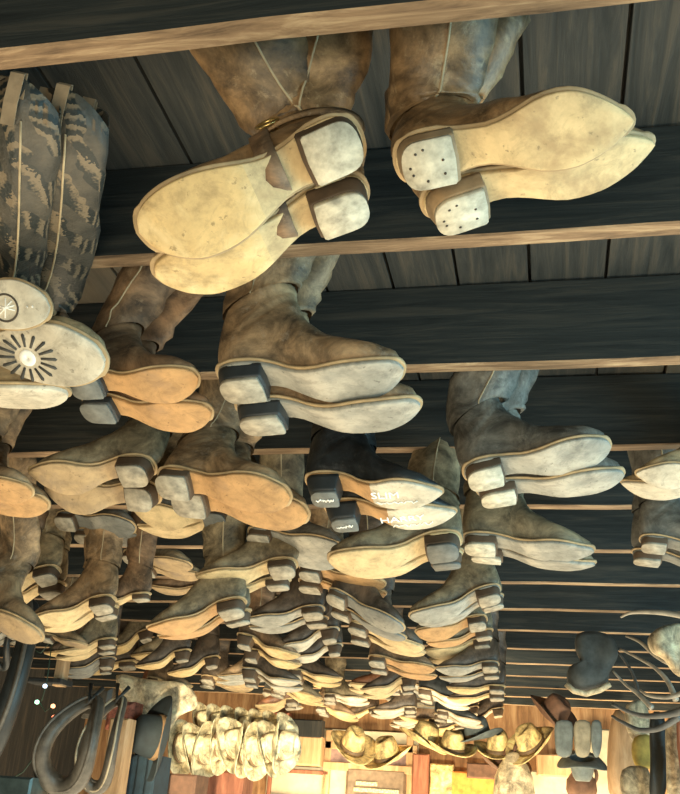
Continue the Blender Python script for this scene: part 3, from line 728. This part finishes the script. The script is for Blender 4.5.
for (x0, x1, y_) in ((357, 376, 782), (356, 396, 789), (358, 392, 796)):
    o, a2, _, _ = px(x0, y_, x1, y_+3, FW-.08, 'plaque_lettering', plain('gilt_paint', (.60, .48, .28), .6, scale=120, var=.8), None, None, .006); o.parent = pl; o.location = a2-a
framed(268, 770, 326, 800, REDW, PAPER, 'red brown frame with pale picture left of the plaque board')
ORNG = plain('orange_cloth', (.80, .27, .05), .8)
for (u0, v0, u1, v1, m, nm, l, c) in [
    (255, 716, 288, 742, REDW, 'wall_cupboard', 'red brown cupboard beyond the cream hats', 'cupboard'), (293, 722, 322, 736, wallm, 'wall_shelf', 'dim brown shelf left of the framed board', 'shelf'),
    (290, 740, 321, 762, TANW, 'wooden_crate', 'tan crate above the red brown frame', 'crate'), (255, 750, 288, 768, REDW, 'storage_box', 'red brown storage box right of the cream hats', 'box'),
    (414, 762, 428, 805, REDW, 'wooden_post', 'dark red post right of the framed board', 'post'), (432, 770, 452, 800, YEL, 'leather_bundle', 'yellow leather bundle right of the dark red post', 'bundle'),
    (470, 766, 500, 777, BRNF, 'wall_shelf', 'brown shelf above the orange cloth', 'shelf'), (455, 777, 492, 800, ORNG, 'orange_cloth', 'orange folded cloth at bottom right of centre', 'cloth'),
    (534, 778, 578, 806, PAPER, 'paper_notice', 'pale notice under the hats, left of the brown jug', 'notice'), (588, 742, 611, 806, PAPER, 'paper_notice', 'tall pale notice right of the brown jug', 'notice'),
    (540, 758, 572, 774, TANW, 'wooden_shelf', 'tan shelf under the yellow hat', 'shelf')]:
    px(u0, v0, u1, v1, FW-.12-.03*(nm.startswith('w')), nm, m, l, c, .12, bev=.01)
def jug(u, v, y, h, r, mat, label):
    root = empty('jug', at(u, v, y)); k = h
    MB().lathe((0, 0, 0), [(.001, 0), (r*.8, 0), (r, k*.25), (r*.95, k*.5), (r*.5, k*.75), (r*.55, k), (r*.45, k), (r*.4, k*.8), (.001, k*.5)], 20).build('jug_body', mat, root)
    MB().tube([Vector((r*.5+.5*r*math.sin(a), 0, k*.9-k*.5*(1-math.cos(a))/2)) for a in [math.pi*j/10 for j in range(11)]], .012, 8).build('handle', mat, root)
    tag(root, label, 'jug')
jug(582, 800, 6.9, .24, .1, BRNF, 'brown glazed jug between the two pale notices')
def gourd(u, v, y, label):
    root = empty('pale_gourd', at(u, v, y))
    MB().lathe((0, 0, 0), [(.001, -.16), (.09, -.14), (.13, -.05), (.12, .05), (.09, .12), (.05, .18), (.03, .2), (.001, .2)], 20).build('gourd_body', CREAM, root)
    MB().tube([(0, 0, .19), (.01, 0, .23), (.03, 0, .25)], .012, 8).build('stem', BRNF, root); tag(root, label, 'gourd')
gourd(514, 786, 6.5, 'large pale gourd at bottom right of centre')
# tack and horns on the right
DH = plain('dark_grey_hide', (.05, .055, .052), .7, var=.5)
sd = empty('saddle', at(588, 664, 4.3)); 
poly_slab('saddle_skirt', [(578, 634), (600, 632), (614, 640), (618, 655), (610, 672), (606, 686), (590, 691), (574, 690), (567, 682), (569, 668), (580, 662), (575, 648)], 4.3, .10, DH, None, None, .008, sd)
m = MB(); m.tube([at(u, v, 4.25)-sd.location for u, v in ((566, 684), (574, 691), (586, 694), (600, 690), (610, 684))], .012, 8); m.build('fleece_edge', CREAM, sd)
tag(sd, 'dark grey saddle hide with pale fleece edge before the far joists', 'saddle')
HORN = plain('weathered_horn', (.30, .27, .22), .5, var=.4); HORND = plain('dark_horn', (.09, .09, .085), .45, var=.4)
for k, (pts, r0, r1, y, m, l) in enumerate([
    ([(690, 617), (665, 613), (645, 612), (630, 613), (621, 617)], .018, .006, 3.6, HORN, 'topmost pale horn pointing left at the right edge'),
    ([(694, 668), (672, 664), (655, 655), (640, 642), (626, 636)], .020, .007, 4.0, HORN, 'pale curved horn just below the topmost horn'),
    ([(676, 700), (668, 682), (655, 668), (638, 658), (620, 649)], .018, .006, 4.1, HORN, 'long pale horn crossing the middle of the horn cluster'),
    ([(652, 707), (640, 695), (632, 672), (618, 652)], .016, .006, 4.2, HORND, 'dark horn crossing behind the long pale horn'),
    ([(652, 708), (638, 694), (625, 684), (613, 671)], .016, .006, 4.15, HORN, 'short pale horn rising to the saddle hide'),
    ([(695, 704), (678, 712), (655, 716), (635, 714), (612, 704)], .026, .008, 3.9, HORND, 'dark lower horn sweeping left under the cluster'),
    ([(690, 690), (670, 697), (650, 696), (640, 690)], .016, .006, 4.0, HORN, 'small pale horn between the long and lower horns'),
    ([(680, 716), (660, 728), (640, 730), (622, 722), (612, 716)], .022, .008, 4.3, HORND, 'lowest dark horn curling above the tan straps')]):
    P = [at(u, v, y+.04*i) for i, (u, v) in enumerate(pts)]; c = P[0]; Q = cm([tuple(p-c) for p in P], 5); n_ = len(Q)
    o = MB().tube(Q, [.72*(r0+(r1-r0)*(i/(n_-1))**.8) for i in range(n_)], 10).build('steer_horn', m); o.location = c; tag(o, l, 'horn', 'horns hung at the right')
poly_slab('sheepskin', [(648, 638), (660, 628), (684, 624), (690, 650), (688, 676), (674, 672), (664, 660), (652, 652)], 4.0, .12, CREAM, 'pale sheepskin bundle at the right edge among the horns', 'sheepskin', .02)
for (pts, y, m, nm, l) in [
    ([(612, 716), (624, 714), (640, 760), (640, 800), (612, 800), (607, 760)], 5.4, TANW, 'leather_chaps', 'orange tan leather chaps hanging under the horns'),
    ([(626, 706), (642, 700), (650, 716), (648, 740), (634, 742), (626, 728)], 5.2, CREAM, 'fringed_pouch', 'cream fringed pouch above the yellow cloth'),
    ([(634, 738), (652, 736), (656, 764), (640, 770), (632, 758)], 5.1, plain('mustard_cloth', (.50, .36, .09), .9), 'mustard_cloth', 'mustard yellow cloth under the cream pouch'),
    ([(650, 716), (664, 716), (668, 760), (664, 800), (650, 800), (650, 756)], 4.9, DARKL, 'harness_strap', 'black harness strap hanging beside the mustard cloth'),
    ([(666, 722), (676, 720), (682, 760), (682, 800), (668, 800), (666, 760)], 4.8, CREAM, 'canvas_strap', 'pale canvas strap at the right edge'),
    ([(622, 770), (648, 768), (650, 800), (624, 800)], 5.0, CREAM, 'canvas_bag', 'cream canvas bag below the mustard cloth'),
    ([(676, 722), (690, 720), (694, 800), (684, 800)], 4.7, REDW, 'leather_strap', 'reddish leather strap at the lower right corner')]:
    poly_slab(nm, pts, y, .06, m, l, nm.split('_')[-1], .012)
for k, (u0, u1) in enumerate([(556, 572), (575, 590), (592, 601)]):
    poly_slab('hanging_glove', [(u0, 722), (u1, 722), (u1+1, 742), (u1-2, 756), (u0+2, 756), (u0-1, 742)], 6.2, .07, GRYF if k != 1 else plain('khaki_cloth', (.20, .18, .13), .9), '%s from left of three grey mitts above the crown-down hat' % ORD[k+1], 'mitt', .01, None, 'grey mitts')
sc = bpy.context.scene
sc.view_settings.view_transform = 'Standard'; sc.view_settings.look = 'None'; sc.view_settings.exposure = 0.12; sc.view_settings.gamma = 1
sc.view_settings.use_curve_mapping = False
sc.cycles.max_bounces = 5
